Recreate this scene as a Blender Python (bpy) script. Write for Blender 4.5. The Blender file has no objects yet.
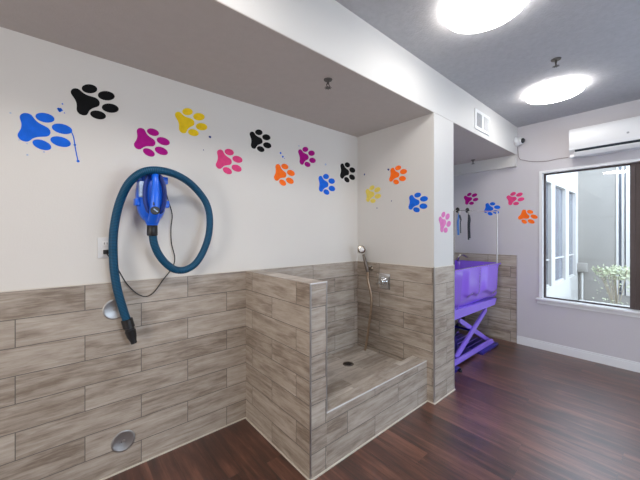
import bpy, bmesh, math, random
from mathutils import Vector, Matrix
random.seed(7)
SC = bpy.context.scene
COL = SC.collection
PI = math.pi

# ------------------------------------------------------------------ camera
F = 302.42; YAW = math.radians(40.85); V0 = 233.83; H = 1.48
fw = Vector((math.sin(YAW), math.cos(YAW), 0)); rt = Vector((math.cos(YAW), -math.sin(YAW), 0))
cam = bpy.data.cameras.new('camera'); co = bpy.data.objects.new('camera', cam); COL.objects.link(co)
co.location = (0, 0, H); co.rotation_euler = (PI/2, 0, -YAW)
cam.sensor_width = 36; cam.lens = F/640*36; cam.shift_y = (V0-240)/640 * 1.0; cam.clip_start = .02
SC.camera = co

def at(ax, val, u, v):
    """the real point on the plane ax = val seen along photo pixel (u, v)"""
    i = 'xyz'.index(ax); d = fw + rt*((u-320)/F) + Vector((0, 0, (V0-v)/F)); c = Vector((0, 0, H))
    return c + d*((val-c[i])/d[i])

# room measures (metres)
D = 2.2406; W = 4.695; YF = 1.347; X3 = 2.4806; X4 = 2.845
ZT = 1.18; ZS = 2.54; ZC = 2.917; XL = -3.2; YB = -2.3
PX0, PX1, PY = 1.1432, 1.2766, 1.41
ZCURB, YCB, ZF = .356, 1.5516, .262

# ------------------------------------------------------------------ materials
def new_mat(name):
    m = bpy.data.materials.new(name); m.use_nodes = True
    nt = m.node_tree; nt.nodes.clear()
    out = nt.nodes.new('ShaderNodeOutputMaterial'); b = nt.nodes.new('ShaderNodeBsdfPrincipled')
    nt.links.new(b.outputs[0], out.inputs[0])
    return m, nt, b, out

def mth(nt, op, a, b=None, c=None):
    n = nt.nodes.new('ShaderNodeMath'); n.operation = op
    for i, x in enumerate((a, b, c)):
        if x is None: continue
        if isinstance(x, (int, float)): n.inputs[i].default_value = x
        else: nt.links.new(x, n.inputs[i])
    return n.outputs[0]

def simple(name, col, rough=.5, metal=0, var=.06, scale=6, bump=0, bscale=80, coat=0, spec=.5, aniso=None):
    m, nt, b, out = new_mat(name)
    b.inputs['Roughness'].default_value = rough; b.inputs['Metallic'].default_value = metal
    b.inputs['Specular IOR Level'].default_value = spec
    if coat: b.inputs['Coat Weight'].default_value = coat; b.inputs['Coat Roughness'].default_value = .08
    tc = nt.nodes.new('ShaderNodeTexCoord')
    nz = nt.nodes.new('ShaderNodeTexNoise'); nz.inputs['Scale'].default_value = scale; nz.inputs['Detail'].default_value = 4
    nt.links.new(tc.outputs['Object'], nz.inputs['Vector'])
    cr = nt.nodes.new('ShaderNodeValToRGB')
    cr.color_ramp.elements[0].position = .3; cr.color_ramp.elements[1].position = .7
    cr.color_ramp.elements[0].color = tuple(c*(1-var) for c in col)+(1,)
    cr.color_ramp.elements[1].color = tuple(min(1, c*(1+var)) for c in col)+(1,)
    nt.links.new(nz.outputs['Fac'], cr.inputs[0]); nt.links.new(cr.outputs[0], b.inputs['Base Color'])
    if bump:
        n2 = nt.nodes.new('ShaderNodeTexNoise'); n2.inputs['Scale'].default_value = bscale; n2.inputs['Detail'].default_value = 3
        nt.links.new(tc.outputs['Object'], n2.inputs['Vector'])
        bp = nt.nodes.new('ShaderNodeBump'); bp.inputs['Strength'].default_value = bump; bp.inputs['Distance'].default_value = .004
        nt.links.new(n2.outputs['Fac'], bp.inputs['Height']); nt.links.new(bp.outputs[0], b.inputs['Normal'])
    return m

def planks(name, L, h, dark, mid, light, grout, gap, rough, half=True, tilevar=.35, swap=False, gx=2.2, gy=26, coat=0, spec=.5, seed=0):
    m, nt, b, out = new_mat(name)
    uv = nt.nodes.new('ShaderNodeUVMap'); uv.uv_map = 'UVMap'
    sp = nt.nodes.new('ShaderNodeSeparateXYZ'); nt.links.new(uv.outputs[0], sp.inputs[0])
    U, V = sp.outputs[0], sp.outputs[1]
    if swap: U, V = V, U
    vr = mth(nt, 'DIVIDE', V, h); row = mth(nt, 'FLOOR', vr); fv = mth(nt, 'FRACT', vr)
    if half: off = mth(nt, 'MULTIPLY', mth(nt, 'FLOORED_MODULO', row, 2), .5)
    else:
        wr = nt.nodes.new('ShaderNodeTexWhiteNoise'); wr.noise_dimensions = '1D'; nt.links.new(row, wr.inputs['W']); off = wr.outputs['Value']
    uo = mth(nt, 'ADD', mth(nt, 'DIVIDE', U, L), off); colm = mth(nt, 'FLOOR', uo); fu = mth(nt, 'FRACT', uo)
    eu = mth(nt, 'MULTIPLY', mth(nt, 'MINIMUM', fu, mth(nt, 'SUBTRACT', 1, fu)), L)
    ev = mth(nt, 'MULTIPLY', mth(nt, 'MINIMUM', fv, mth(nt, 'SUBTRACT', 1, fv)), h)
    edge = mth(nt, 'MINIMUM', eu, ev)
    gr = mth(nt, 'LESS_THAN', edge, gap)
    cb = nt.nodes.new('ShaderNodeCombineXYZ'); nt.links.new(row, cb.inputs[0]); nt.links.new(colm, cb.inputs[1]); cb.inputs[2].default_value = seed
    wn = nt.nodes.new('ShaderNodeTexWhiteNoise'); wn.noise_dimensions = '3D'; nt.links.new(cb.outputs[0], wn.inputs['Vector'])
    rnd = wn.outputs['Value']
    gv = nt.nodes.new('ShaderNodeCombineXYZ')
    nt.links.new(mth(nt, 'ADD', mth(nt, 'MULTIPLY', U, gx), mth(nt, 'MULTIPLY', rnd, 47)), gv.inputs[0])
    nt.links.new(mth(nt, 'ADD', mth(nt, 'MULTIPLY', V, gy), mth(nt, 'MULTIPLY', rnd, 91)), gv.inputs[1])
    nz = nt.nodes.new('ShaderNodeTexNoise'); nz.inputs['Scale'].default_value = 1; nz.inputs['Detail'].default_value = 7
    nz.inputs['Roughness'].default_value = .62; nz.inputs['Distortion'].default_value = .7
    nt.links.new(gv.outputs[0], nz.inputs['Vector'])
    g2 = nt.nodes.new('ShaderNodeCombineXYZ')
    nt.links.new(mth(nt, 'ADD', mth(nt, 'MULTIPLY', U, gx*1.6), mth(nt, 'MULTIPLY', rnd, 17)), g2.inputs[0])
    nt.links.new(mth(nt, 'ADD', mth(nt, 'MULTIPLY', V, gy*.35), mth(nt, 'MULTIPLY', rnd, 31)), g2.inputs[1])
    n2 = nt.nodes.new('ShaderNodeTexNoise'); n2.inputs['Scale'].default_value = 1; n2.inputs['Detail'].default_value = 3
    nt.links.new(g2.outputs[0], n2.inputs['Vector'])
    g3 = nt.nodes.new('ShaderNodeCombineXYZ')
    nt.links.new(mth(nt, 'ADD', mth(nt, 'MULTIPLY', U, gx*5), mth(nt, 'MULTIPLY', rnd, 71)), g3.inputs[0])
    nt.links.new(mth(nt, 'MULTIPLY', V, gy*3.5), g3.inputs[1])
    n3 = nt.nodes.new('ShaderNodeTexNoise'); n3.inputs['Scale'].default_value = 1; n3.inputs['Detail'].default_value = 5; n3.inputs['Roughness'].default_value = .7
    nt.links.new(g3.outputs[0], n3.inputs['Vector'])
    fac = mth(nt, 'ADD', mth(nt, 'MULTIPLY', nz.outputs['Fac'], .50), mth(nt, 'MULTIPLY', n2.outputs['Fac'], .28))
    fac = mth(nt, 'ADD', fac, mth(nt, 'MULTIPLY', n3.outputs['Fac'], .22))
    fac = mth(nt, 'MULTIPLY_ADD', mth(nt, 'SUBTRACT', fac, .5), 1.7, .5)
    fac = mth(nt, 'ADD', fac, mth(nt, 'MULTIPLY', mth(nt, 'SUBTRACT', rnd, .5), tilevar))
    cr = nt.nodes.new('ShaderNodeValToRGB'); e = cr.color_ramp.elements
    e[0].position = .28; e[0].color = dark+(1,); e[1].position = .72; e[1].color = light+(1,)
    k = e.new(.5); k.color = mid+(1,)
    nt.links.new(fac, cr.inputs[0])
    mx = nt.nodes.new('ShaderNodeMix'); mx.data_type = 'RGBA'
    nt.links.new(gr, mx.inputs['Factor']); nt.links.new(cr.outputs[0], mx.inputs['A']); mx.inputs['B'].default_value = grout+(1,)
    nt.links.new(mx.outputs['Result'], b.inputs['Base Color'])
    rg = mth(nt, 'ADD', rough, mth(nt, 'MULTIPLY', nz.outputs['Fac'], .12)); nt.links.new(rg, b.inputs['Roughness'])
    b.inputs['Specular IOR Level'].default_value = spec
    if coat: b.inputs['Coat Weight'].default_value = coat; b.inputs['Coat Roughness'].default_value = .34
    bp = nt.nodes.new('ShaderNodeBump'); bp.inputs['Strength'].default_value = .25; bp.inputs['Distance'].default_value = .002
    hh = mth(nt, 'SUBTRACT', mth(nt, 'MULTIPLY', nz.outputs['Fac'], .4), gr)
    nt.links.new(hh, bp.inputs['Height']); nt.links.new(bp.outputs[0], b.inputs['Normal'])
    return m

def emit(name, col, s):
    m, nt, b, out = new_mat(name)
    b.inputs['Base Color'].default_value = (.9, .9, .9, 1)
    b.inputs['Emission Color'].default_value = col+(1,); b.inputs['Emission Strength'].default_value = s
    return m

def glass(name, tint=(.96, .97, .97), refl=.07):
    m = bpy.data.materials.new(name); m.use_nodes = True; nt = m.node_tree; nt.nodes.clear()
    out = nt.nodes.new('ShaderNodeOutputMaterial'); mix = nt.nodes.new('ShaderNodeMixShader')
    t = nt.nodes.new('ShaderNodeBsdfTransparent'); t.inputs[0].default_value = tint+(1,)
    g = nt.nodes.new('ShaderNodeBsdfGlossy'); g.inputs['Roughness'].default_value = .01
    lw = nt.nodes.new('ShaderNodeLayerWeight'); lw.inputs['Blend'].default_value = .18
    f = mth(nt, 'ADD', mth(nt, 'MULTIPLY', lw.outputs['Fresnel'], .5), refl*.4)
    nt.links.new(f, mix.inputs[0]); nt.links.new(t.outputs[0], mix.inputs[1]); nt.links.new(g.outputs[0], mix.inputs[2])
    nt.links.new(mix.outputs[0], out.inputs[0])
    return m

M = {}
M['paint'] = simple('wall_paint', (.65, .623, .59), .55, var=.015, scale=1.5, bump=.12, bscale=160)
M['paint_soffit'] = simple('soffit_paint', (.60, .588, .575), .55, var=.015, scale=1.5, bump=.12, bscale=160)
M['paint_cool'] = simple('window_wall_paint', (.55, .53, .555), .55, var=.015, scale=1.5, bump=.12, bscale=160)
M['ceil'] = simple('ceiling_texture', (.43, .43, .45), .9, var=.05, scale=30, bump=.8, bscale=70)
M['ceil_low'] = simple('soffit_underside_bounce', (.49, .445, .42), .9, var=.02, scale=20, bump=.3, bscale=90)  # brown-grey tone of bounced light put into the colour
M['tile'] = planks('wood_look_tile', .576, .1475, (.21, .165, .13), (.37, .315, .265), (.48, .425, .37), (.11, .10, .09), .0020, .36, spec=.45, tilevar=.2, gx=3.2, gy=34)
M['tile_floor'] = planks('wood_look_floor_tile', .576, .15, (.27, .225, .185), (.42, .37, .32), (.56, .505, .45), (.30, .27, .24), .0016, .40, gx=3, seed=3)
M['wood'] = planks('dark_red_wood_planks', 1.2, .145, (.020, .0065, .0035), (.082, .027, .0165), (.20, .080, .050), (.018, .007, .005), .0009, .30, half=False, tilevar=.17, swap=True, gx=1.6, gy=22, spec=.8, coat=.5, seed=5)
M['trim_white'] = simple('white_trim', (.74, .75, .76), .35, var=.01)
M['caulk'] = simple('pale_caulk', (.62, .57, .50), .6, var=.05)
M['edge_metal'] = simple('tile_edge_metal', (.45, .43, .42), .35, metal=.9, var=.08)
M['edge_bright'] = simple('tile_edge_bright', (.86, .86, .87), .25, metal=.2, var=.03)
M['chrome'] = simple('chrome', (.72, .72, .73), .14, metal=1, var=.04)
M['nickel'] = simple('brushed_nickel', (.42, .38, .33), .26, metal=1, var=.10)
M['hose_metal'] = simple('shower_hose', (.42, .31, .22), .35, metal=.8, var=.15, scale=40)
M['steel'] = simple('stainless_cover', (.40, .39, .385), .38, metal=.85, var=.07)
M['sprk'] = simple('dull_sprinkler_metal', (.10, .09, .085), .55, metal=.5, var=.15)
M['drain'] = simple('drain_bronze', (.17, .14, .12), .35, metal=.8, var=.15)
M['black'] = simple('black_plastic', (.012, .012, .014), .4, var=.2)
M['dryer_blue'] = simple('dryer_blue_plastic', (.003, .125, .78), .32, var=.08, coat=.15)
M['dryer_navy'] = simple('dryer_dark_blue', (.006, .03, .20), .4, var=.15)
M['hose_teal'] = None
M['grey_label'] = simple('grey_label', (.35, .45, .62), .4, var=.2, scale=60)
M['white_plastic'] = simple('white_plastic', (.66, .67, .69), .35, var=.01)
M['grey_slot'] = simple('grey_vent_inside', (.30, .31, .33), .7, var=.05)
M['dark_slot'] = simple('dark_slot', (.02, .03, .04), .6, var=.1)
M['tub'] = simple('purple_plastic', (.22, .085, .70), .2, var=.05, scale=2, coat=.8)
M['tub_door_shade'] = simple('shaded_purple_plastic', (.10, .022, .44), .25, var=.06, scale=2, coat=.4)  # darker copy of the tub purple, the door's shade put into the colour
M['tub_frame'] = simple('purple_painted_steel', (.27, .16, .78), .3, var=.05, coat=.3)
M['tub_dark'] = simple('dark_blue_steel', (.018, .012, .20), .35, var=.12)
M['leash_blue'] = simple('blue_webbing', (.03, .13, .40), .7, var=.2, scale=60)
M['leash_black'] = simple('black_webbing', (.015, .018, .028), .7, var=.2, scale=60)
M['bronze'] = simple('dark_bronze_frame', (.055, .040, .042), .4, metal=.3, var=.1)
M['glass'] = glass('window_glass')
M['ext_wall'] = simple('courtyard_siding', (.27, .25, .225), .8, var=.03, scale=3)
M['ext_white'] = simple('courtyard_white', (.52, .50, .47), .6, var=.02)
M['ext_pane'] = simple('courtyard_window_pane', (.14, .15, .18), .08, var=.15, scale=1.2)
M['ground'] = simple('courtyard_gravel', (.55, .54, .52), .9, var=.15, scale=40, bump=.5)
M['leaf'] = simple('pale_leaf', (.50, .52, .36), .6, var=.25, scale=9)
M['stem'] = simple('stem', (.35, .30, .22), .8, var=.2)
M['cable'] = simple('grey_cable', (.25, .22, .22), .5, var=.1)
for n, c in dict(blue=(.008, .125, .68), black=(.0035, .0035, .004), magenta=(.36, .002, .20), yellow=(.78, .53, .012),
                 pink=(.70, .055, .20), orange=(1.0, .16, .012), lilac=(.62, .17, .42), pale_yellow=(.74, .60, .12)).items():
    M['p_'+n] = simple('paint_'+n, c, .6, var=.10, scale=25, spec=.15)
# dryer hose: fine ribs along its length through the UV map
def hose_mat():
    m, nt, b, out = new_mat('teal_ribbed_hose')
    uv = nt.nodes.new('ShaderNodeUVMap'); uv.uv_map = 'UVMap'
    sp = nt.nodes.new('ShaderNodeSeparateXYZ'); nt.links.new(uv.outputs[0], sp.inputs[0])
    s = mth(nt, 'SINE', mth(nt, 'MULTIPLY', sp.outputs[1], 2*PI/.009))
    f = mth(nt, 'MULTIPLY_ADD', s, .5, .5)
    cr = nt.nodes.new('ShaderNodeValToRGB')
    cr.color_ramp.elements[0].color = (.001, .030, .075, 1); cr.color_ramp.elements[1].color = (.003, .085, .17, 1)
    nt.links.new(f, cr.inputs[0]); nt.links.new(cr.outputs[0], b.inputs['Base Color'])
    b.inputs['Roughness'].default_value = .45; b.inputs['Specular IOR Level'].default_value = .3
    bp = nt.nodes.new('ShaderNodeBump'); bp.inputs['Strength'].default_value = .35; bp.inputs['Distance'].default_value = .002
    nt.links.new(f, bp.inputs['Height']); nt.links.new(bp.outputs[0], b.inputs['Normal'])
    return m
M['hose_teal'] = hose_mat()

# ------------------------------------------------------------------ mesh builder
class MB:
    def __init__(s): s.bm = bmesh.new(); s.uv = s.bm.loops.layers.uv.new('UVMap')
    def face(s, vs, uoff=0, smooth=False, uvs=None):
        try: f = s.bm.faces.new(vs)
        except ValueError: return None
        f.smooth = smooth; f.normal_update(); n = f.normal
        for i, l in enumerate(f.loops):
            p = l.vert.co
            if uvs: l[s.uv].uv = uvs[i]
            elif abs(n.z) > .7: l[s.uv].uv = (p.x+uoff, p.y)
            elif abs(n.x) > .7: l[s.uv].uv = (p.y+uoff, p.z)
            else: l[s.uv].uv = (p.x+uoff, p.z)
        return f
    def box(s, x0, x1, y0, y1, z0, z1, uoff=0, M4=None):
        c = [Vector((x, y, z)) for z in (z0, z1) for y in (y0, y1) for x in (x0, x1)]
        if M4: c = [M4 @ p for p in c]
        v = [s.bm.verts.new(p) for p in c]
        for q in ((0, 2, 3, 1), (4, 5, 7, 6), (0, 1, 5, 4), (2, 6, 7, 3), (0, 4, 6, 2), (1, 3, 7, 5)): s.face([v[i] for i in q], uoff)
        return s
    def rbox(s, x0, x1, y0, y1, z0, z1, r=.004, seg=2):
        t = bmesh.new(); bmesh.ops.create_cube(t, size=1)
        for v in t.verts: v.co = Vector(((x0+x1)/2+v.co.x*(x1-x0), (y0+y1)/2+v.co.y*(y1-y0), (z0+z1)/2+v.co.z*(z1-z0)))
        bmesh.ops.bevel(t, geom=t.edges[:], offset=r, segments=seg, affect='EDGES', profile=.5)
        s.merge(t, smooth=False); return s
    def merge(s, t, smooth=False):
        mp = {v: s.bm.verts.new(v.co) for v in t.verts}
        for f in t.faces: s.face([mp[v] for v in f.verts], smooth=smooth)
        t.free()
    def bar(s, a, b, w, h, up=Vector((0, 0, 1))):
        a, b = Vector(a), Vector(b); d = (b-a).normalized(); sd = d.cross(up).normalized(); u2 = sd.cross(d)
        R = Matrix.Translation((a+b)/2) @ Matrix((sd, d, u2)).transposed().to_4x4(); L = (b-a).length/2
        t = bmesh.new(); bmesh.ops.create_cube(t, size=1)
        for v in t.verts: v.co = R @ Vector((v.co.x*w, v.co.y*2*L, v.co.z*h))
        bmesh.ops.bevel(t, geom=t.edges[:], offset=min(w, h)*.12, segments=1, affect='EDGES')
        s.merge(t); return s
    def tube(s, pts, r, n=12, caps=True, ref=None, flat=None):
        """swept round tube; r a number or a list; flat=(a,b) makes an elliptical section"""
        pts = [Vector(p) for p in pts]; N = len(pts); rs = r if isinstance(r, (list, tuple)) else [r]*N
        rings = []; nrm = None; ln = 0; lens = []
        for i, p in enumerate(pts):
            t = (pts[min(i+1, N-1)]-pts[max(i-1, 0)]).normalized()
            if nrm is None:
                base = ref or (Vector((0, 0, 1)) if abs(t.z) < .9 else Vector((1, 0, 0)))
                nrm = (base - t*base.dot(t)).normalized()
            else: nrm = (nrm - t*nrm.dot(t)).normalized()
            bn = t.cross(nrm); fa, fb = flat or (1, 1)
            if i: ln += (p-pts[i-1]).length
            lens.append(ln)
            rings.append([s.bm.verts.new(p+(nrm*math.cos(2*PI*k/n)*fa+bn*math.sin(2*PI*k/n)*fb)*rs[i]) for k in range(n)])
        for i in range(N-1):
            for k in range(n):
                k2 = (k+1) % n
                s.face([rings[i][k], rings[i][k2], rings[i+1][k2], rings[i+1][k]], smooth=True,
                       uvs=[(k/n, lens[i]), ((k+1)/n, lens[i]), ((k+1)/n, lens[i+1]), (k/n, lens[i+1])])
        if caps: s.face(rings[0][::-1]); s.face(rings[-1])
        return s
    def lathe(s, c, axis, prof, n=32, ref=None):
        """profile of (distance along axis, radius) revolved round axis at c; flat facets between sharp steps"""
        c = Vector(c); axis = Vector(axis).normalized()
        b = ref or (Vector((0, 0, 1)) if abs(axis.z) < .9 else Vector((1, 0, 0)))
        e1 = (b-axis*b.dot(axis)).normalized(); e2 = axis.cross(e1); rings = []
        for d, r in prof:
            if r < 1e-6: rings.append([s.bm.verts.new(c+axis*d)])
            else: rings.append([s.bm.verts.new(c+axis*d+(e1*math.cos(2*PI*k/n)+e2*math.sin(2*PI*k/n))*r) for k in range(n)])
        for A, B in zip(rings, rings[1:]):
            for k in range(n):
                k2 = (k+1) % n
                q = [A[k % len(A)], A[k2 % len(A)], B[k2 % len(B)], B[k % len(B)]]
                u = []
                for x in q:
                    if x not in u: u.append(x)
                if len(u) > 2: s.face(u, smooth=True)
        return s
    def prism(s, poly, o, e1, e2, n, t):
        """polygon poly in the (e1,e2) plane at o, given thickness t along n"""
        o, e1, e2, n = map(Vector, (o, e1, e2, n))
        A = [s.bm.verts.new(o+e1*a+e2*b) for a, b in poly]; B = [s.bm.verts.new(o+e1*a+e2*b+n*t) for a, b in poly]
        s.face(A[::-1]); s.face(B)
        for i in range(len(poly)):
            j = (i+1) % len(poly); s.face([A[i], A[j], B[j], B[i]])
        return s
    def build(s, name, m, parent=None, loc=None, sharp=40):
        bmesh.ops.recalc_face_normals(s.bm, faces=s.bm.faces[:])
        me = bpy.data.meshes.new(name); s.bm.to_mesh(me); s.bm.free(); me.materials.append(m)
        try: me.set_sharp_from_angle(angle=math.radians(sharp))
        except Exception: pass
        o = bpy.data.objects.new(name, me); COL.objects.link(o)
        if parent is not None:
            o.parent = parent
            o.matrix_parent_inverse = Matrix.Translation(-parent.location)
        return o

def struct(o): o['kind'] = 'structure'; return o
def tag(o, label, cat, group=None, kind=None):
    o['label'] = label; o['category'] = cat
    if group: o['group'] = group
    if kind: o['kind'] = kind
    return o
def thing(name, loc, label, cat, group=None):
    o = bpy.data.objects.new(name, None); COL.objects.link(o); o.location = loc; o.empty_display_size = .05
    return tag(o, label, cat, group)

def spline(pts, n=10):
    P = [Vector(p) for p in pts]; P = [P[0]*2-P[1]]+P+[P[-1]*2-P[-2]]; out = []
    for i in range(1, len(P)-2):
        a, b, c, d = P[i-1:i+3]
        for k in range(n):
            t = k/n
            out.append(.5*((2*b)+(c-a)*t+(2*a-5*b+4*c-d)*t*t+(3*b-a-3*c+d)*t**3))
    out.append(P[-2]); return out

# ------------------------------------------------------------------ room shell
struct(MB().box(XL, W+.15, YB, D+.12, -.1, 0).build('floor', M['wood']))
struct(MB().box(XL, W+.15, YB, D+.12, ZC, ZC+.12).build('ceiling', M['ceil']))
sf = struct(MB().box(XL, W, YF, D, ZS+.004, ZC).build('ceiling_soffit', M['paint_soffit']))
MB().box(XL, W, YF+.002, D, ZS, ZS+.004).build('underside', M['ceil_low'], sf)
wb = struct(MB().box(XL, W+.15, D, D+.12, 0, ZC).build('wall_back', M['paint']))
T = .006
MB().box(XL, X3-T, D-T, D, 0, ZT, uoff=-.405).build('tile_cladding', M['tile'], wb)
MB().box(XL, X3-T, D-T-.002, D, ZT, ZT+.006).build('tile_edge', M['caulk'], wb)
MB().box(X4+T, W-T, D-T, D, 0, ZT, uoff=-.405).build('tile_cladding', M['tile'], wb)
wd = struct(MB().box(X3, X4, YF, D, 0, ZS).build('wall_divider', M['paint_soffit']))
MB().box(X3-T, X3, YF, D, 0, ZT, uoff=-1.65).build('tile_cladding', M['tile'], wd)
MB().box(X3, X4, YF-T, YF, 0, ZT, uoff=-2.70).build('tile_cladding', M['tile'], wd)
MB().box(X4, X4+T, YF, D, 0, ZT, uoff=-.2).build('tile_cladding', M['tile'], wd)
e = MB(); e.box(X3-T-.002, X3+.004, YF-T-.002, YF+.004, 0, ZT+.006); e.box(X4-.004, X4+T+.002, YF-T-.002, YF+.004, 0, ZT+.006)
e.build('corner_edge', M['edge_metal'], wd)
e = MB(); e.box(X3-T-.002, X3, YF, D-T, ZT, ZT+.006); e.box(X3, X4, YF-T-.002, YF, ZT, ZT+.006)
e.build('tile_edge', M['caulk'], wd)
# window wall with its opening
WY1, WY0, WZ0, WZ1 = 1.10, -1.0, .62, 2.285
e = MB()
e.box(W, W+.15, WY1, D, 0, ZC); e.box(W, W+.15, YB, WY0, 0, ZC); e.box(W, W+.15, WY0, WY1, 0, WZ0); e.box(W, W+.15, WY0, WY1, WZ1, ZC)
wr = struct(e.build('wall_right', M['paint_cool']))
MB().box(W-T, W, 1.356, D, 0, 1.19, uoff=.3).build('tile_cladding', M['tile'], wr)
MB().box(W-T-.002, W, 1.350, 1.356, 0, 1.194).build('corner_edge', M['edge_metal'], wr)
MB().box(W-.075, W, YF+.004, D, 2.385, ZS).build('ledge', M['paint_soffit'], wr)
struct(MB().box(XL-.12, XL, YB, D+.12, 0, ZC).build('wall_left', M['paint']))
FX0, FX1, FZ0, FZ1 = .9, 3.9, .75, 2.25
e = MB(); e.box(XL, FX0, YB-.12, YB, 0, ZC); e.box(FX1, W+.15, YB-.12, YB, 0, ZC); e.box(FX0, FX1, YB-.12, YB, 0, FZ0); e.box(FX0, FX1, YB-.12, YB, FZ1, ZC)
struct(e.build('wall_front', M['paint']))
e = MB()
for x in (FX0, 2.38, FX1-.04): e.box(x, x+.04, YB-.09, YB-.04, FZ0, FZ1)
e.box(FX0, FX1, YB-.09, YB-.04, FZ0, FZ0+.04); e.box(FX0, FX1, YB-.09, YB-.04, FZ1-.04, FZ1)
w6 = struct(e.build('window_6', M['bronze']))  # unseen window added behind the camera to bring in more daylight
MB().box(FX0+.04, FX1-.04, YB-.068, YB-.062, FZ0+.04, FZ1-.04).build('pane', M['glass'], w6)
bb = MB(); bb.box(W-.014, W, YB, 1.349, 0, .085); bb.box(W-.010, W, YB, 1.349, .085, .105)
struct(bb.build('baseboard_right', M['trim_white']))
# pony wall and shower curb
po = struct(MB().box(PX0, PX1, PY, D-T, 0, ZT-.004, uoff=-1.842).build('wall_partition', M['tile']))
MB().box(PX0+.002, PX1-.002, PY+.002, D-T, ZT-.004, ZT).build('tile_cap', M['tile_floor'], po)
e = MB(); e.box(PX0-.002, PX0+.006, PY-.002, PY+.006, 0, ZT); e.box(PX1-.006, PX1+.002, PY-.002, PY+.006, ZCURB, ZT)
e.build('corner_edge', M['edge_metal'], po)
e = MB(); e.box(PX0-.002, PX1+.002, PY-.003, PY+.004, ZT-.004, ZT+.002); e.build('cap_edge', M['edge_bright'], po)
cu = struct(MB().box(PX1, X3-T, PY, YCB, 0, ZCURB-.003, uoff=-1.751).build('wall_curb', M['tile']))
MB().box(PX1, X3-T, PY+.004, YCB, ZCURB-.003, ZCURB, uoff=.1).build('tile_cap', M['tile_floor'], cu)
MB().box(PX1, X3-T, PY-.003, PY+.005, ZCURB-.005, ZCURB+.001).build('cap_edge', M['edge_bright'], cu)
struct(MB().box(PX1, X3-T, YCB, D-T, 0, ZF, uoff=.22).build('floor_shower', M['tile_floor']))
# pale caulk line where tile meets the wood
def caulk(i, x0, x1, y0, y1): struct(MB().box(x0, x1, y0, y1, 0, .007).build('trim_%d' % i, M['caulk']))
caulk(1, XL, PX0-.009, D-T-.009, D-T); caulk(2, PX0-.011, PX0-.002, PY-.011, D-T)
caulk(3, PX0-.002, X3-T-.002, PY-.011, PY-.002); caulk(4, X3-T-.011, X3-T-.002, YF-T-.011, PY-.002)
caulk(5, X3-T-.002, X4+T, YF-T-.011, YF-T-.002)

# ------------------------------------------------------------------ window_1
wi = struct(MB().box(W-.012, W+.15, 1.066, WY1, WZ0, WZ1).box(W-.012, W+.15, WY0, 1.066, 2.255, WZ1).box(W-.012, W+.15, WY0, WY0+.034, WZ0, 2.255).build('window_1', M['trim_white']))
e = MB(); e.rbox(W-.055, W+.148, WY0-.03, 1.132, .628, .655, r=.006); e.build('window_sill', M['trim_white'], wi)
e = MB(); e.box(W-.018, W, WY0-.02, 1.12, .585, .628); e.build('window_apron', M['trim_white'], wi)
fx0, fx1 = W+.055, W+.095
e = MB()
e.box(fx0, fx1, 1.046, 1.066, .655, 2.255); e.box(fx0, fx1, WY0+.034, 1.046, 2.238, 2.255); e.box(fx0, fx1, WY0+.034, 1.046, .655, .668)
e.box(fx0, fx1, WY0+.034, WY0+.06, .668, 2.238)
e.build('window_frame', M['bronze'], wi)
e = MB(); e.box(fx0-.02, fx1, .245, .285, .668, 2.238); e.box(fx0, fx1+.01, .205, .245, .668, 2.238); e.box(fx0-.02, fx1, .06, .205, .668, 2.238)
e.build('mullion', M['bronze'], wi)
MB().box(W+.072, W+.078, .285, 1.046, .668, 2.238).build('pane', M['glass'], wi)
MB().box(W+.072, W+.078, WY0+.06, .06, .668, 2.238).build('pane', M['glass'], wi)

# ------------------------------------------------------------------ courtyard outside
YE = 1.25; XE = 8.2
struct(MB().box(W+.15, XE+2, -6, YE+.3, -.15, -.05).build('floor_courtyard', M['ground']))
el = MB()
pn = [(at('y', YE, 543.5, 240).x, at('y', YE, 551.5, 240).x), (at('y', YE, 555.3, 240).x, at('y', YE, 565.8, 240).x), (at('y', YE, 569, 240).x, at('y', YE, 575.8, 240).x)]
xs = [W+.16]+[x for p in pn for x in p]+[XE+.2]
for i in range(0, len(xs), 2): el.box(xs[i], xs[i+1], YE, YE+.25, -.05, 3.5)
for a, b_ in pn: el.box(a, b_, YE, YE+.25, -.05, .63); el.box(a, b_, YE, YE+.25, 2.30, 3.5)
struct(el.build('wall_courtyard_left', M['ext_white']))
for i, (a, b_) in enumerate(pn):
    w_ = struct(MB().box(a, b_, YE+.05, YE+.08, .63, 2.30).build('window_%d' % (i+2), M['ext_pane']))
    e = MB(); e.box(a, b_, YE+.03, YE+.05, .63, .66); e.box(a, b_, YE+.03, YE+.05, 1.05, 1.07); e.build('window_rail', M['ext_white'], w_)
wy1 = at('x', XE, 618.5, 240).y; wy0 = at('x', XE, 626, 240).y
el = MB(); el.box(XE, XE+.2, wy1+.03, YE, -.05, 3.5); el.box(XE, XE+.2, -6, wy0-.06, -.05, 3.5)
el.box(XE, XE+.2, wy0-.06, wy1+.03, -.05, .3); el.box(XE, XE+.2, wy0-.06, wy1+.03, 2.9, 3.5)
for k in range(4):
    z = .1+k*.86; el.box(XE-.006, XE, wy1+.03, YE, z, z+.848)
struct(el.build('wall_courtyard_far', M['ext_wall']))
w5 = struct(MB().box(XE+.05, XE+.08, wy0, wy1, .3, 2.9).build('window_5', M['ext_pane']))
e = MB(); e.box(XE-.02, XE+.05, wy1, wy1+.03, .3, 2.9); e.box(XE-.02, XE+.05, wy0-.06, wy0, .3, 2.9)
e.box(XE+.01, XE+.05, (wy0+wy1)/2-.03, (wy0+wy1)/2+.01, .3, 2.9); e.build('window_frame', M['ext_white'], w5)
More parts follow.
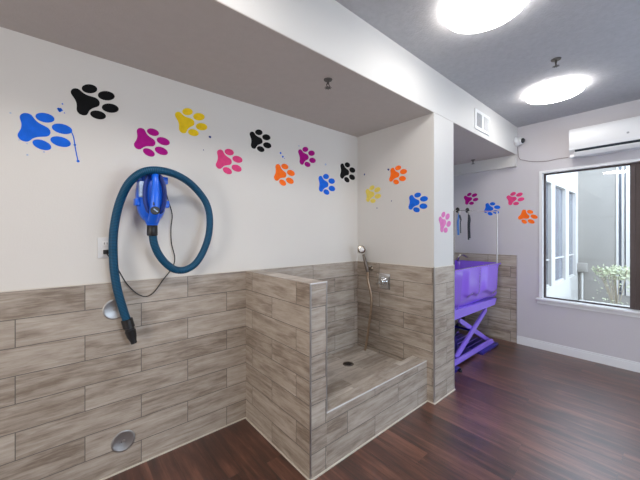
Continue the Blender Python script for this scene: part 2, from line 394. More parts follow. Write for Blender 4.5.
# utility box on the far wall
p = at('x', XE-.1, 581.5, 268)
ub = thing('utility_box', (XE, p.y, p.z), 'small grey utility box with conduit on the courtyard wall outside the window', 'electrical box')
MB().rbox(XE-.10, XE-.006, p.y-.085, p.y+.085, p.z-.08, p.z+.10, r=.008).build('box_body', M['ext_wall'], ub)
MB().rbox(XE-.112, XE-.10, p.y-.07, p.y+.07, p.z-.085, p.z+.085, r=.004).build('lid', M['ext_wall'], ub)
MB().tube([(XE-.05, p.y, p.z-.10), (XE-.05, p.y, -.05)], .022, 10).build('conduit', M['ext_white'], ub)
# shrub
c = at('x', 7.62, 617, 274)
sh = thing('shrub', (c.x, c.y, -.05), 'pale leafy shrub growing in the courtyard outside the window', 'shrub')
lf = MB(); st = MB(); R = random.Random(4)
for k in range(10):
    a = R.uniform(0, 2*PI); top = Vector((c.x+R.uniform(-.2, .2), c.y+R.uniform(-.26, .30), c.z+R.uniform(-.05, .12)))
    st.tube(spline([(c.x+.03*math.cos(a), c.y+.03*math.sin(a), -.05), ((c.x+top.x)/2+.03, (c.y+top.y)/2, top.z*.5), top], 5), .007, 6)
def leaf(p, s):
    d = Vector((R.uniform(-1, 1), R.uniform(-1, 1), R.uniform(-.3, .8))).normalized(); sd = d.cross(Vector((R.uniform(-1, 1), R.uniform(-1, 1), R.uniform(-1, 1)))).normalized()
    n = d.cross(sd)*.15
    v = [lf.bm.verts.new(q) for q in (p, p+d*s*.5+sd*s*.26+n*s, p+d*s, p+d*s*.5-sd*s*.26+n*s)]
    lf.face([v[0], v[1], v[2]]); lf.face([v[0], v[2], v[3]])
for k in range(330):
    while True:
        q = Vector((R.uniform(-1, 1), R.uniform(-1, 1), R.uniform(-1, 1)))
        if q.length < 1: break
    leaf(c+Vector((q.x*.26, q.y*.34, q.z*.13+.02)), R.uniform(.05, .09))
for k in range(60): leaf(c+Vector((R.uniform(-.2, .2), R.uniform(-.25, .3), R.uniform(-.6, -.1))), R.uniform(.04, .07))
st.build('stem', M['stem'], sh); lf.build('foliage', M['leaf'], sh)
tag(MB().rbox(6.6, 7.1, c.y-.6, c.y+.45, -.05, .30, r=.02).build('planter_block', M['ext_white']), 'low white planter block in the courtyard in front of the shrub', 'planter')

# ------------------------------------------------------------------ ceiling lamps
M['lamp'] = emit('lamp_diffuser', (1.0, .965, .92), 15.0)
def ceiling_lamp(x, y, label):
    t = thing('ceiling_lamp', (x, y, ZC), label, 'ceiling light', 'round ceiling lamps')
    MB().lathe((x, y, ZC), (0, 0, -1), [(0, 0), (0, .222), (.014, .222), (.014, 0)], 48).build('lamp_base', M['trim_white'], t)
    MB().lathe((x, y, ZC-.014), (0, 0, -1), [(0, 0), (0, .232), (.026, .236), (.036, .228), (.042, .205), (.045, 0)], 48).build('diffuser', M['lamp'], t)
ceiling_lamp(1.995, .745, 'round white flush ceiling lamp nearest the shower, cut by the top of the photo')
ceiling_lamp(3.735, .755, 'round white flush ceiling lamp near the air conditioner and window wall')

# ------------------------------------------------------------------ sprinklers
def sprinkler(x, y, z, label, sc=1):
    t = thing('fire_sprinkler', (x, y, z), label, 'sprinkler', 'fire sprinkler heads')
    MB().lathe((x, y, z), (0, 0, -1), [(0, 0), (0, .03*sc), (.005, .028*sc), (.008, .012), (.008, 0)], 24).build('escutcheon', M['sprk'], t)
    b_ = MB().tube([(x, y, z-.006), (x, y, z-.03)], .008, 10)
    for s_ in (-1, 1): b_.tube([(x+s_*.006, y, z-.028), (x+s_*.014, y, z-.038), (x+s_*.012, y, z-.048), (x, y, z-.056)], .003, 6)
    b_.build('frame', M['sprk'], t)
    d_ = MB().lathe((x, y, z-.056), (0, 0, -1), [(0, 0), (0, .018), (.002, .018), (.002, 0)], 16)
    for k in range(8):
        a = k*PI/4; d_.bar((x+.012*math.cos(a), y+.012*math.sin(a), z-.057), (x+.026*math.cos(a), y+.026*math.sin(a), z-.057), .005, .0016)
    d_.build('deflector', M['sprk'], t)
p = at('z', ZC-.03, 556, 63); sprinkler(p.x, p.y, ZC, 'small metal fire sprinkler on the main ceiling beside the far round lamp', 1.2)
p = at('z', ZS-.03, 328, 84); sprinkler(p.x, p.y, ZS, 'small metal fire sprinkler under the lowered ceiling above the shower stall')
p = at('z', ZS-.03, 473, 162); sprinkler(min(p.x, W-.12), p.y, ZS, 'small metal fire sprinkler under the lowered ceiling above the purple tub')

# ------------------------------------------------------------------ vent grille
vx0, vx1, vz0, vz1 = 3.31, 3.71, 2.592, 2.802
vt = thing('vent_grille', ((vx0+vx1)/2, YF, vz0), 'white rectangular vent grille on the soffit above the purple tub', 'vent')
e = MB(); e.box(vx0, vx1, YF-.012, YF, vz0, vz0+.032); e.box(vx0, vx1, YF-.012, YF, vz1-.032, vz1)
for a, b_ in ((vx0, vx0+.035), ((vx0+vx1)/2-.02, (vx0+vx1)/2+.02), (vx1-.035, vx1)): e.box(a, b_, YF-.012, YF, vz0+.032, vz1-.032)
e.build('frame', M['trim_white'], vt)
MB().box(vx0+.03, vx1-.03, YF-.003, YF-.0005, vz0+.03, vz1-.03).build('backing', M['grey_slot'], vt)
for k in range(2):
    e = MB(); a = vx0+.035+k*.185
    for j in range(11):
        x = a+.008+j*.0135
        e.bar((x, YF-.006, vz0+.03), (x+.0, YF-.006, vz1-.03), .0035, .008, up=Vector((.8 if k else -.2, 1, 0)))
    e.build('slats', M['white_plastic'], vt)

# ------------------------------------------------------------------ security camera + cable
p = at('x', W-.06, 517.5, 138.5)
q = at('y', YF-.02, 514.5, 139.5); q.x = W-.062
sc = thing('security_camera', (q.x, YF, q.z), 'small white security camera with black lens in the corner by the ceiling', 'camera')
MB().lathe((q.x, YF, q.z), (0, -1, 0), [(0, 0), (0, .062), (.020, .062), (.032, .052), (.034, 0)], 32).build('base', M['white_plastic'], sc)
ax = Vector((-.25, -1, -.12)).normalized(); c0 = Vector((q.x, YF-.030, q.z))
MB().lathe(c0, ax, [(0, .02), (.005, .040), (.02, .050), (.036, .049), (.050, .040), (.052, 0)], 28).build('eyeball', M['white_plastic'], sc)
MB().lathe(c0+ax*.0515, ax, [(0, .033), (.012, .031), (.022, .020), (.024, 0)], 28).build('lens', M['black'], sc)
cb = [at('x', W-.004, u, v) for u, v in ((517.5, 147), (519, 158), (524, 160.2), (534, 161.6), (546, 161.2), (558, 158.8), (568.5, 157.4))]
tag(MB().tube(spline(cb, 8), .0042, 8).build('cable', M['cable']), 'thin grey cable drooping along the wall from the security camera to the air conditioner', 'cable')

# ------------------------------------------------------------------ air conditioner
ay1, ay0 = .767, -.13
ac = thing('air_conditioner', (W, (ay0+ay1)/2, 2.40), 'white wall mounted air conditioner above the window', 'air conditioner')
def yprism(prof, y0, y1): return MB().prism([(a, b_) for a, b_ in prof], (W-.001, y0, 0), (-1, 0, 0), (0, 0, 1), (0, 1, 0), y1-y0)
yprism([(.0, 2.385), (.10, 2.370), (.155, 2.378), (.150, 2.403), (.165, 2.430), (.195, 2.453), (.2, 2.478), (.2, 2.665), (.185, 2.69), (.15, 2.697), (0, 2.697)], ay0, ay1).build('body', M['white_plastic'], ac)
yprism([(.198, 2.492), (.205, 2.489), (.207, 2.497), (.207, 2.655), (.2, 2.672), (.198, 2.66)], ay0+.006, ay1-.006).build('front_panel', M['white_plastic'], ac)
yprism([(.150, 2.408), (.160, 2.406), (.192, 2.444), (.188, 2.456)], ay0+.05, ay1-.05).build('air_slot', M['dark_slot'], ac)
yprism([(.145, 2.376), (.163, 2.378), (.192, 2.410), (.196, 2.422), (.186, 2.418), (.160, 2.390)], ay0+.04, ay1-.04).build('louver', M['white_plastic'], ac)
p = at('x', W-.207, 628, 132.5)
MB().lathe((W-.207, p.y, p.z), (-1, 0, 0), [(0, 0), (0, .011), (.002, .010), (.002, 0)], 16).build('indicator', M['grey_slot'], ac)

# ------------------------------------------------------------------ outlet and round covers
ot = thing('power_outlet', (.216, D, 1.394), 'white double power outlet on the wall behind the dryer hose', 'outlet')
ox, oz = .216, 1.396
MB().rbox(ox-.04, ox+.04, D-.007, D, oz-.062, oz+.062, r=.003).build('plate', M['white_plastic'], ot)
for s_ in (-1, 1):
    f_ = MB().rbox(ox-.017, ox+.017, D-.010, D-.006, oz+s_*.025-.016, oz+s_*.025+.016, r=.002).build('socket', M['trim_white'], ot)
    e = MB()
    for dx in (-.007, .007): e.box(ox+dx-.0015, ox+dx+.0015, D-.0108, D-.0098, oz+s_*.025-.005, oz+s_*.025+.007)
    e.build('slots', M['black'], f_)
def cover(x, z, r, label):
    t = thing('cleanout_cover', (x, D-T, z), label, 'wall cover', 'round steel wall covers')
    MB().lathe((x, D-T, z), (0, -1, 0), [(0, 0), (0, r), (.004, r), (.006, r*.96), (.006, r*.84), (.0045, r*.80), (.0045, 0)], 40).build('plate', M['steel'], t)
    MB().lathe((x, D-T-.0045, z), (0, -1, 0), [(0, 0), (0, r*.16), (.003, r*.13), (.003, 0)], 16).build('screw', M['edge_metal'], t)
cover(.262, 1.016, .062, 'round steel cover plate on the tile behind the dryer nozzle')
cover(.306, .186, .064, 'round steel cover plate low on the tile near the floor')

# ------------------------------------------------------------------ pet dryer
yd = D-.11
pd = thing('pet_dryer', (.44, D, 1.56), 'blue wall hung pet dryer with black switch and looped cord', 'pet dryer')
dc = at('y', yd, 151.5, 196)
def ell(t, c, rx, ry, rz, n=28, m=16, px=2.0):
    rings = []
    for i in range(m+1):
        a = -PI/2+PI*i/m; zz = math.sin(a); rr = max(0, math.cos(a))**(2/px)
        if i in (0, m): rings.append([t.bm.verts.new(Vector(c)+Vector((0, 0, zz*rz)))])
        else: rings.append([t.bm.verts.new(Vector(c)+Vector((rx*rr*math.cos(2*PI*k/n), ry*rr*math.sin(2*PI*k/n), zz*rz))) for k in range(n)])
    for A, B in zip(rings, rings[1:]):
        for k in range(n):
            q = []
            for x in (A[k % len(A)], A[(k+1) % n % len(A)], B[(k+1) % n % len(B)], B[k % len(B)]):
                if x not in q: q.append(x)
            t.face(q, smooth=True)
b_ = MB(); ell(b_, (dc.x, yd+.005, dc.z+.0), .086, .095, .165, px=2.8); b_.build('body', M['dryer_blue'], pd, sharp=60)
# dark strips put the shade of the gaps beside the handle into colour
b_ = MB()
for s_ in (-1, 1):
    b_.tube(spline([(dc.x+s_*.028, yd-.083, dc.z+.125), (dc.x+s_*.050, yd-.092, dc.z+.05), (dc.x+s_*.052, yd-.092, dc.z-.04), (dc.x+s_*.030, yd-.086, dc.z-.115)], 6), [.004]+[.013]*17+[.004], 8, flat=(1, 1))
b_.build('gap_shade', M['dryer_navy'], pd)
# front handle: tapered bar, wider at the switch end
hp = spline([at('y', yd-.06, 155, 173), at('y', yd-.118, 155.3, 176), at('y', yd-.135, 155.5, 190), at('y', yd-.132, 155.2, 202), at('y', yd-.115, 154, 214), at('y', yd-.07, 152.5, 221)], 8)
MB().tube(hp, [.012+.013*min(1, i/28) for i in range(len(hp))], 16, flat=(.8, 1.05)).build('handle', M['dryer_blue'], pd)
sw = at('y', yd-.138, 155, 210.5)
s1 = MB().lathe(sw, (0, -1, 0), [(0, 0), (0, .025), (.008, .025), (.012, .021), (.012, 0)], 28).build('switch', M['black'], pd)
MB().bar(sw+Vector((-.010, -.014, .008)), sw+Vector((.012, -.014, -.008)), .006, .008, up=Vector((0, 1, 0))).build('toggle', M['grey_label'], s1)
MB().rbox(sw.x-.012, sw.x+.012, sw.y-.010, sw.y+.01, sw.z+.028, sw.z+.052, r=.004).build('switch', M['black'], pd)
MB().rbox(dc.x-.082, dc.x-.050, yd-.088, yd-.06, dc.z-.02, dc.z+.075, r=.006).build('rating_label', M['grey_label'], pd)
for dx, dz in ((-.080, -.045), (-.074, .10), (.070, .10), (.078, -.05)):
    MB().rbox(dc.x+dx-.016, dc.x+dx+.016, yd-.045, yd+.015, dc.z+dz-.022, dc.z+dz+.022, r=.006).build('side_lug', M['dryer_blue'], pd)
MB().rbox(dc.x-.05, dc.x+.05, yd+.085, D, dc.z-.02, dc.z+.13, r=.005).build('wall_bracket', M['black'], pd)
hz = dc.z-.155
b_ = MB().lathe((dc.x, yd-.02, hz+.02), (0, 0, -1), [(0, .048), (.03, .038), (.05, .030), (.052, 0)], 24); b_.build('outlet_neck', M['dryer_blue'], pd)
MB().lathe((dc.x, yd-.02, hz-.02), (0, 0, -1), [(0, .024), (.008, .030), (.07, .030), (.075, .026), (.075, 0)], 24).build('hose_connector', M['black'], pd)
hp_px = [(152.5, 232, .13), (154, 243, .125), (158.5, 254, .115), (166, 263.5, .105), (175, 269.5, .10), (185, 269.8, .10), (195, 264, .10), (203, 252, .10), (208.5, 236, .10), (209.8, 219, .10), (207, 205, .105), (200.5, 192, .115),
         (190, 181, .14), (177, 173, .18), (163, 168.8, .215), (150, 168.3, .225), (139, 172, .20), (129, 181, .16), (122, 194, .12), (117, 212, .09), (113.7, 232, .075), (113.2, 252, .065), (114.5, 272, .06), (118, 292, .06), (124, 312, .06), (127.5, 322, .06)]
hpts = spline([at('y', D-o, u, v+(2.2 if v < 200 else 0)) for u, v, o in hp_px], 8)
MB().tube(hpts, .0232, 18).build('hose', M['hose_teal'], pd)
n0 = hpts[-1]; nd = (at('y', D-.062, 134, 343)-n0).normalized(); nl = (at('y', D-.062, 134, 343)-n0).length
MB().lathe(n0-nd*.02, nd, [(0, .026), (.004, .032), (.055, .032), (.06, .026), (.075, .026), (.078, .030), (.115, .026), (nl+.005, .018), (nl+.02, .0175), (nl+.02, 0)], 24).build('nozzle', M['black'], pd)
cpx = [(162.5, 186, .09), (166, 193, .06), (169, 203, .04), (172.2, 215, .02), (171, 228, .012), (171.5, 243, .012), (174.8, 258, .02), (172, 268, .02), (163, 280, .02), (154, 292, .022), (146, 296.5, .022), (137, 293.5, .022), (127, 284, .022), (119.5, 272, .022), (114, 262, .022), (108.5, 256, .022), (106, 252, .022)]
MB().tube(spline([at('y', D-o, u, v) for u, v, o in cpx], 8), .0036, 8).build('cord', M['black'], pd)
MB().rbox(ox-.014, ox+.014, D-.032, D-.0105, oz-.038, oz-.012, r=.004).build('plug', M['black'], pd)

# ------------------------------------------------------------------ shower fittings
hs = thing('hand_shower', (X3, 2.05, 1.12), 'metal hand shower with long hose hanging on the shower stall wall', 'hand shower')
xs_ = X3-T
br = Vector((xs_, 2.045, 1.118))
MB().lathe(br, (-1, 0, 0), [(0, 0), (0, .028), (.006, .028), (.012, .016), (.05, .014), (.056, .02), (.075, .02), (.078, 0)], 24).build('wall_bracket', M['nickel'], hs)
h0 = Vector((xs_-.066, 2.035, 1.085)); h1 = at('x', xs_-.085, 363.5, 254.5)
dd = (h1-h0).normalized(); hl = (h1-h0).length
MB().lathe(h0, dd, [(0, 0), (0, .013), (.02, .017), (.06, .019), (hl*.7, .016), (hl, .013), (hl+.01, 0)], 16).build('handle', M['drain'], hs)
hc = at('x', xs_-.095, 361.6, 249.5); hn = Vector((-.80, -.62, -.12)).normalized()
hd = MB().lathe(hc-hn*.02, hn, [(0, 0), (.0, .018), (.010, .034), (.024, .041), (.030, .041), (.032, .036), (.032, 0)], 28, ).build('shower_head', M['nickel'], hs)
MB().lathe(hc+hn*.0115, hn, [(0, 0), (0, .026), (.004, .022), (.006, 0)], 24).build('spray_face', M['edge_bright'], hd)
hp = spline([h0+Vector((0, 0, .005)), h0+Vector((.004, -.002, -.10)), at('x', xs_-.05, 371.5, 300), at('x', xs_-.05, 369, 325), at('x', xs_-.06, 366.3, 343), Vector((xs_-.075, at('x', xs_-.075, 365, 350).y, ZF+.012))], 10)
MB().tube(hp, .0125, 10).build('hose', M['hose_metal'], hs)
va = thing('shower_valve', (xs_, 1.88, 1.0), 'square chrome shower valve with lever on the shower stall wall', 'shower valve')
vy, vz = 1.878, 1.004
MB().rbox(xs_-.010, xs_, vy-.078, vy+.078, vz-.078, vz+.078, r=.004).build('plate', M['chrome'], va)
MB().lathe((xs_-.010, vy, vz), (-1, 0, 0), [(0, 0), (0, .046), (.008, .044), (.012, .034), (.045, .030), (.050, .026), (.050, 0)], 28).build('collar', M['chrome'], va)
MB().bar((xs_-.052, vy+.008, vz-.006), (xs_-.058, vy+.012, vz+.062) if False else (xs_-.058, vy+.055, vz-.03), .022, .014).build('lever', M['chrome'], va)
fd = thing('floor_drain', (2.052, 1.968, ZF), 'round dark floor drain in the shower stall floor', 'drain')
e = MB().lathe((2.052, 1.968, ZF), (0, 0, 1), [(0, 0), (0, .052), (.003, .050), (.003, .040), (.002, .038), (.002, 0)], 32); e.build('ring', M['drain'], fd)
e = MB()
for k in range(-3, 4): e.box(2.052-.03, 2.052+.03, 1.968+k*.009-.002, 1.968+k*.009+.002, ZF+.002, ZF+.0032)
e.build('grate', M['black'], fd)

# ------------------------------------------------------------------ purple lift tub
yt = 1.48; yk = 2.09; zr = 1.092
tb = thing('grooming_tub', (3.7, 1.78, 0), 'purple dog bathing tub on a scissor lift frame', 'tub')
def loop(t, x0, x1, y0, y1, z, r=.05, n=5):
    P = []
    for cx_, cy_, a0 in ((x1-r, y1-r, 0), (x0+r, y1-r, PI/2), (x0+r, y0+r, PI), (x1-r, y0+r, 1.5*PI)):
        for k in range(n+1):
            a = a0+PI/2*k/n; P.append(t.bm.verts.new((cx_+r*math.cos(a), cy_+r*math.sin(a), z)))
    return P
t = MB()
lo = [loop(t, 3.05, 4.40, yt+.075, yk-.04, .645, .06), loop(t, 2.99, 4.475, yt+.045, yk-.01, .70, .06), loop(t, 2.965, 4.525, yt+.02, yk, zr-.02, .05), loop(t, 2.955, 4.535, yt, yk+.01, zr-.018, .05), loop(t, 2.955, 4.535, yt, yk+.01, zr-.004, .05),
      loop(t, 2.96, 4.53, yt+.004, yk+.005, zr, .05), loop(t, 2.99, 4.495, yt+.035, yk-.025, zr, .04), loop(t, 3.0, 4.485, yt+.045, yk-.035, zr-.03, .04), loop(t, 3.08, 4.40, yt+.09, yk-.07, .69, .05)]
for A, B in zip(lo, lo[1:]):
    for k in range(len(A)): t.face([A[k], A[(k+1) % len(A)], B[(k+1) % len(A)], B[k]], smooth=True)
t.face(lo[0][::-1]); t.face(lo[-1])
t.build('basin', M['tub'], tb, sharp=35)
# front panel (raised, slightly bowed, embossed)
t = MB(); N = 16
for sx in range(N):
    pass
def panel(t, x0, x1, z0f, z1, y_at, th=.02, n=18, m=10):
    G = [[t.bm.verts.new((x0+(x1-x0)*i/n, y_at(i/n, j/m), z0f(i/n)+(z1-z0f(i/n))*j/m)) for j in range(m+1)] for i in range(n+1)]
    Bk = [[t.bm.verts.new((x0+(x1-x0)*i/n, y_at(i/n, j/m)+th, z0f(i/n)+(z1-z0f(i/n))*j/m)) for j in range(m+1)] for i in range(n+1)]
    for i in range(n):
        for j in range(m):
            t.face([G[i][j], G[i+1][j], G[i+1][j+1], G[i][j+1]], smooth=True); t.face([Bk[i][j], Bk[i][j+1], Bk[i+1][j+1], Bk[i+1][j]], smooth=True)
    for i in range(n): t.face([G[i][0], Bk[i][0], Bk[i+1][0], G[i+1][0]]); t.face([G[i][m], G[i+1][m], Bk[i+1][m], Bk[i][m]])
    for j in range(m): t.face([G[0][j], G[0][j+1], Bk[0][j+1], Bk[0][j]]); t.face([G[n][j], Bk[n][j], Bk[n][j+1], G[n][j+1]])
def sst(a, b, x):
    x = max(0, min(1, (x-a)/(b-a))); return x*x*(3-2*x)
def ybow(u, w):
    # two sunk fields with wavy lower edges, a rib between them and rounded outer edges
    lowa = .22+.03*math.sin(u*30); lowb = .20+.05*math.sin(u*14)
    fa = sst(.03, .15, u)*(1-sst(.38, .46, u))*sst(lowa-.05, lowa+.06, w)
    fb = sst(.47, .60, u)*(1-sst(.88, .97, u))*sst(lowb-.05, lowb+.06, w)
    edge = .016*(max(0, 1-u/.05)**2+max(0, 1-(1-u)/.05)**2+max(0, 1-w/.08)**2)
    return yt+.020+.022*(1-w)+edge-.030*max(fa, fb)
panel(t, 3.345, 4.50, lambda u: .70-.065*min(1, u*1.0)+.0, zr-.018, ybow, n=48, m=24)
t.build('front_panel', M['tub'], tb, sharp=50)
t = MB(); panel(t, 2.97, 3.34, lambda u: .655, zr-.018, lambda u, w: yt+.030+.02*(1-w), n=6, m=6); t.build('door', M['tub_door_shade'], tb)
t = MB()
b0 = [(3.02, .555), (4.36, .545), (4.42, .625), (3.0, .66)]
t.prism(b0, (0, yt+.03, 0), (1, 0, 0), (0, 0, 1), (0, 1, 0), yk-yt-.06); t.build('lower_tray', M['tub_frame'], tb)
# scissor lift
def pt(y, u, v): return at('y', y, u, v)
a0, a1 = pt(1.585, 455.5, 358), pt(1.585, 486, 309); b0_, b1_ = pt(1.615, 459, 320), pt(1.615, 490, 341.5)
for y in (0, .44):
    dv = Vector((0, y, 0))
    MB().bar(a0+dv, a1+dv, .026, .062).build('lift_arm', M['tub_frame'], tb)
    MB().bar(b0_+dv, b1_+dv, .026, .058).build('lift_arm', M['tub_frame'], tb)
xc = (a0+a1)/2
pv = pt(1.56, 472.5, 330.5)
MB().tube([(pv.x, 1.59, pv.z), (pv.x, 2.05, pv.z)], .014, 12).build('pivot_rod', M['tub_dark'], tb)
MB().tube([(a1.x-.02, 1.58, a1.z), (a1.x-.02, 2.02, a1.z)], .014, 12).build('pivot_rod', M['tub_dark'], tb)
for y in (1.54, 2.03):
    r_ = MB(); r_.bar((3.02, y, .066), (4.335, y, .066), .036, .050); r_.build('base_rail', M['tub_frame'], tb)
for x0_, x1_ in ((3.02, 3.30), (3.90, 4.415)):
    r_ = MB(); r_.rbox(x0_, x1_, 1.487, 2.07, .002, .036, r=.005); fp_ = r_.build('foot_plate', M['tub_dark'], tb)
    r_ = MB()
    for k in range(8): r_.box(x0_+.02, x1_-.02, 1.53+k*.07, 1.542+k*.07, .036, .041)
    r_.build('tread_ribs', M['tub_frame'], fp_)
r_ = MB(); r_.rbox(3.31, 3.89, 1.56, 2.0, .020, .050, r=.006); r_.build('lift_deck', M['tub_dark'], tb)
r_ = MB(); r_.rbox(3.12, 3.62, 1.66, 1.92, .076, .24, r=.02); r_.build('motor_box', M['tub_dark'], tb)
r_ = MB().tube([(3.64, 1.79, .16), (4.05, 1.79, .36)], .030, 14).tube([(4.0, 1.79, .335), (4.22, 1.79, .44)], .016, 12); r_.build('actuator', M['black'], tb)
for x in (3.26,):
    MB().lathe((x, 1.470, 0), (0, 0, 1), [(0, 0), (0, .018), (.02, .018), (.024, .010), (.038, .010), (.038, 0)], 16).build('foot', M['black'], tb)
# overhead grooming bar
xl, xr = 3.175, 4.40
t = MB().tube([(xr, yt+.02, zr-.01), (xr, yt+.02, 1.776)], .0085, 10); t.build('post', M['edge_metal'], tb)
t = MB().tube([(xl, yt+.02, zr-.01), (xl, yt+.02, 1.732)], .0095, 10); t.build('post', M['drain'], tb)
MB().tube([(xl-.01, yt+.02, 1.730), (xr+.012, yt+.02, 1.776)], .0065, 10).build('crossbar', M['chrome'], tb)
fp = at('y', 1.98, 464, 259)
t = MB().tube(spline([(fp.x-.10, 2.03, zr-.01), (fp.x-.10, 2.01, zr+.06), (fp.x-.05, 1.98, zr+.085), (fp.x+.03, 1.94, zr+.045)], 6), .014, 10)
t.build('sprayer', M['nickel'], tb)

# ------------------------------------------------------------------ leashes on the crossbar
def leash(px, top, bot, m, name_label, fat):
    p = at('y', yt+.02, px, top+3); x = p.x; zb = 1.730+(x-xl)/(xr-xl)*.046
    zlow = at('y', yt, px, bot).z
    t = thing('dog_leash', (x, yt+.02, zb), name_label, 'leash', None)
    R0 = .012; y = yt+.02
    lp = [(x, y+R0*math.cos(a), zb+.004+R0*math.sin(a)*1.6) for a in [k*2*PI/16 for k in range(17)]]
    MB().tube(lp, .004, 8, caps=False, flat=(1, 2.6)).build('loop', M['black'], t)
    MB().rbox(x-.013, x+.013, y-.026, y-.008, zb-.048, zb-.006, r=.005).build('clip', M['steel'], t)
    for k, (dx, dy, dl) in enumerate((((-.016 if fat > 1 else -.004), -.016, 0), ((.018 if fat > 1 else .006), -.028, .02), (.002, -.008, .05))[:fat+1]):
        pts = spline([(x, y-.017, zb-.035), (x+dx, y+dy, zb-.10), (x+dx*1.2, y+dy*.8, (zb+zlow)/2), (x+dx*.8, y+dy, zlow+dl)], 8)
        MB().tube(pts, .010, 10, flat=(.30, 1.75 if k else 2.1), ref=Vector((0, 1, 0))).build('strap', m if k < 1 or fat == 1 else M['leash_black'], t)
leash(457.5, 206, 235, M['leash_blue'], 'blue and dark webbing leash hanging beside the pillar on the tub crossbar', 2)
leash(467.3, 208, 240, M['leash_black'], 'black strap leash hanging alone from the middle of the tub crossbar', 1)

# ------------------------------------------------------------------ painted paw prints
WALLS = {'back': ('y', D, (1, 0, 0), (0, -1, 0)), 'stall': ('x', X3, (0, -1, 0), (-1, 0, 0)), 'pillar': ('y', YF, (1, 0, 0), (0, -1, 0)), 'win': ('x', W, (0, -1, 0), (-1, 0, 0))}
def chaikin(P, n=3):
    for _ in range(n):
        Q = []
        for i in range(len(P)):
            a, b_ = P[i], P[(i+1) % len(P)]
            Q += [(a[0]*.75+b_[0]*.25, a[1]*.75+b_[1]*.25), (a[0]*.25+b_[0]*.75, a[1]*.25+b_[1]*.75)]
        P = Q
    return P
def arc(cx, cy, r, a0, a1, n=9): return [(cx+r*math.cos(math.radians(a0+(a1-a0)*k/n)), cy+r*math.sin(math.radians(a0+(a1-a0)*k/n))) for k in range(n+1)]
PAD = chaikin(arc(.042, 0, .029, -62, 62)+[(.012, .041)]+arc(-.024, .047, .028, 55, 205)+[(-.042, .012), (-.042, -.012)]+arc(-.024, -.047, .028, 155, 305)+[(.012, -.041)], 2)
TOES = [(.043, .074, 8, .038, .0250), (.116, .036, 3, .043, .0270), (.116, -.036, -3, .043, .0270), (.043, -.074, -12, .038, .0250)]
def paw(wall, pad, mid, m, label, sc=None, squash=1):
    ax, val, e1, n = WALLS[wall]; o = at(ax, val, *pad); q = at(ax, val, *mid); e1 = Vector(e1)
    d = q-o; a = math.atan2(d.z, d.dot(e1)); s = sc or d.length/.114
    t = thing('paw_print', o, label, 'paw print', 'painted paw prints on the walls')
    ca, sa = math.cos(a), math.sin(a); R2 = lambda p: ((p[0]*ca-p[1]*sa)*s, (p[0]*sa+p[1]*ca)*s)
    MB().prism([R2(p) for p in PAD], o, e1, (0, 0, 1), n, .0015).build('pad', m, t)
    for x, y, rot, ra, rb in TOES:
        r_ = math.radians(rot); poly = []
        for k in range(24):
            b_ = 2*PI*k/24; px_, py_ = ra*math.cos(b_), rb*math.sin(b_)
            poly.append(R2((x+px_*math.cos(r_)-py_*math.sin(r_), y+px_*math.sin(r_)+py_*math.cos(r_))))
        MB().prism(poly, o, e1, (0, 0, 1), n, .0015).build('toe', m, t)
    return t
paw('back', (32.5, 128.8), (61, 135.2), M['p_blue'], 'large blue paw print at the far left of the shower wall, with a paint drip')
paw('back', (85, 102), (108, 102), M['p_black'], 'large black paw print left of the magenta one, high on the wall')
paw('back', (144, 140), (162, 146), M['p_magenta'], 'magenta paw print above the blue pet dryer')
paw('back', (184.5, 122.5), (200, 121.8), M['p_yellow'], 'bright yellow paw print between the magenta and pink ones')
paw('back', (223, 160), (236.8, 163.7), M['p_pink'], 'pink paw print on the wall right of the yellow one')
paw('back', (255.5, 140.4), (266.6, 141.3), M['p_black'], 'black paw print above and between the pink and orange ones')
paw('back', (279.7, 173.2), (290.2, 176.8), M['p_orange'], 'orange paw print on the long wall left of the stall corner')
paw('back', (303, 157), (311.8, 156.8), M['p_magenta'], 'magenta paw print above and between the orange and blue ones')
paw('back', (322.8, 184), (331.6, 184.8), M['p_blue'], 'blue paw print on the long wall, right of the orange one')
paw('back', (344, 171.5), (352, 173.6), M['p_black'], 'black paw print right beside the stall corner')
paw('stall', (369.5, 195), (377.5, 193), M['p_pale_yellow'], 'pale yellow paw print just right of the stall corner')
paw('stall', (393.8, 174.8), (402.8, 175.1), M['p_orange'], 'orange paw print on the stall end wall above the yellow and blue ones')
paw('stall', (413.3, 202.4), (423.5, 202.5), M['p_blue'], 'blue paw print on the stall end wall next to the pillar edge')
paw('pillar', (442.3, 223.7), (448, 220.3), M['p_lilac'], 'light pink paw print on the narrow pillar face')
paw('win', (467.7, 199.7), (474.9, 197.4), M['p_magenta'], 'magenta paw print on the window wall above the purple tub')
paw('win', (488.3, 208.3), (496.4, 209.6), M['p_blue'], 'blue paw print behind the post of the purple tub')
paw('win', (511.3, 199.7), (520, 197), M['p_pink'], 'pink paw print on the window wall above the orange one')
paw('win', (523.9, 215.4), (532.5, 219), M['p_orange'], 'orange paw print right beside the window frame')
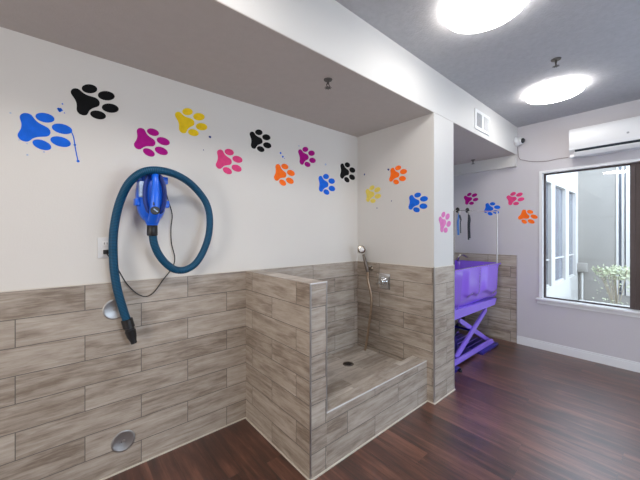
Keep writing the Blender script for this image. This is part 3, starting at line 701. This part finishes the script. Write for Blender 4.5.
# splatters of paint
def splat(wall, blobs, m, label, drip=None):
    ax, val, e1, n = WALLS[wall]; o = at(ax, val, *blobs[0][:2]); e1 = Vector(e1); R = random.Random(len(label))
    th = thing('paint_splatter', o, label, 'paint splatter', 'paint splatters on the walls')
    for u, v, r_ in blobs:
        q = at(ax, val, u, v); poly = [(r_*(1+R.uniform(-.3, .3))*math.cos(2*PI*k/10), r_*(1+R.uniform(-.3, .3))*math.sin(2*PI*k/10)) for k in range(10)]
        MB().prism(chaikin(poly, 1), q, e1, (0, 0, 1), n, .0012).build('speck', m, th)
    if drip:
        P = spline([at(ax, val, u, v)+Vector(n)*.0008 for u, v in drip], 6)
        MB().tube(P, .0028, 6, flat=(1, .5)).build('drip', m, th)
    return th
splat('back', [(60, 110, .011), (58.5, 109, .007), (62.5, 104, .004), (64.5, 113, .003), (78, 161, .007), (75, 145, .006)], M['p_blue'], 'blue paint blob and drip beside the large blue paw print', [(71, 131), (73.5, 137), (75, 146), (76.5, 154), (78, 161)])
splat('back', [(27, 143.5, .004), (44, 152, .005), (27.5, 155, .005), (10.5, 113, .004), (19, 140, .003)], M['grey_label'], 'faint grey paint specks around the large blue paw print')
splat('back', [(210, 137, .009), (203.5, 150, .004)], M['dryer_navy'], 'dark blue paint speck right of the bright yellow paw print')
splat('back', [(280.5, 153, .009), (282.8, 156.6, .009), (284.5, 158.5, .004)], M['p_blue'], 'two small blue paint blobs above the long wall orange paw print')
splat('back', [(325.5, 164.5, .010), (299, 146, .007)], M['grey_label'], 'small grey blue paint specks near the corner magenta paw print')
splat('stall', [(364.5, 174.5, .010), (388.5, 169.5, .011), (391.5, 201, .006), (377, 208, .006)], M['dryer_navy'], 'dark paint specks on the stall end wall around the yellow paw print')

# ------------------------------------------------------------------ light
def added_ceiling_fill(x, y, power):                                     # unseen lamps added behind and beside the camera to brighten the room
    l = bpy.data.lights.new('added_fill_light', 'AREA'); l.shape = 'DISK'; l.size = .52; l.energy = power; l.color = (1.0, .945, .885)
    o = bpy.data.objects.new('added_fill_light', l); COL.objects.link(o); o.location = (x, y, ZC-.08)
for x, y, p_ in ((.25, .73, 15), (-.6, -1.1, 5), (-2.7, .2, 6)): added_ceiling_fill(x, y, p_)
l = bpy.data.lights.new('added_left_fill', 'AREA'); l.shape = 'RECTANGLE'; l.size = 1.2; l.size_y = 1.9; l.energy = 64; l.color = (1.0, .95, .89)
o = bpy.data.objects.new('added_left_fill', l); COL.objects.link(o); o.location = (XL+.03, -.15, 1.35); o.rotation_euler = (PI/2, 0, -PI/2)   # unseen fill light added at the left end, no doorway there
w = bpy.data.worlds.new('world'); SC.world = w; w.use_nodes = True
bg = w.node_tree.nodes['Background']; bg.inputs[0].default_value = (.70, .83, 1.0, 1); bg.inputs[1].default_value = 6.0
SC.view_settings.view_transform = 'Standard'; SC.view_settings.look = 'None'; SC.view_settings.gamma = 1
SC.view_settings.use_curve_mapping = False; SC.view_settings.exposure = 0.35
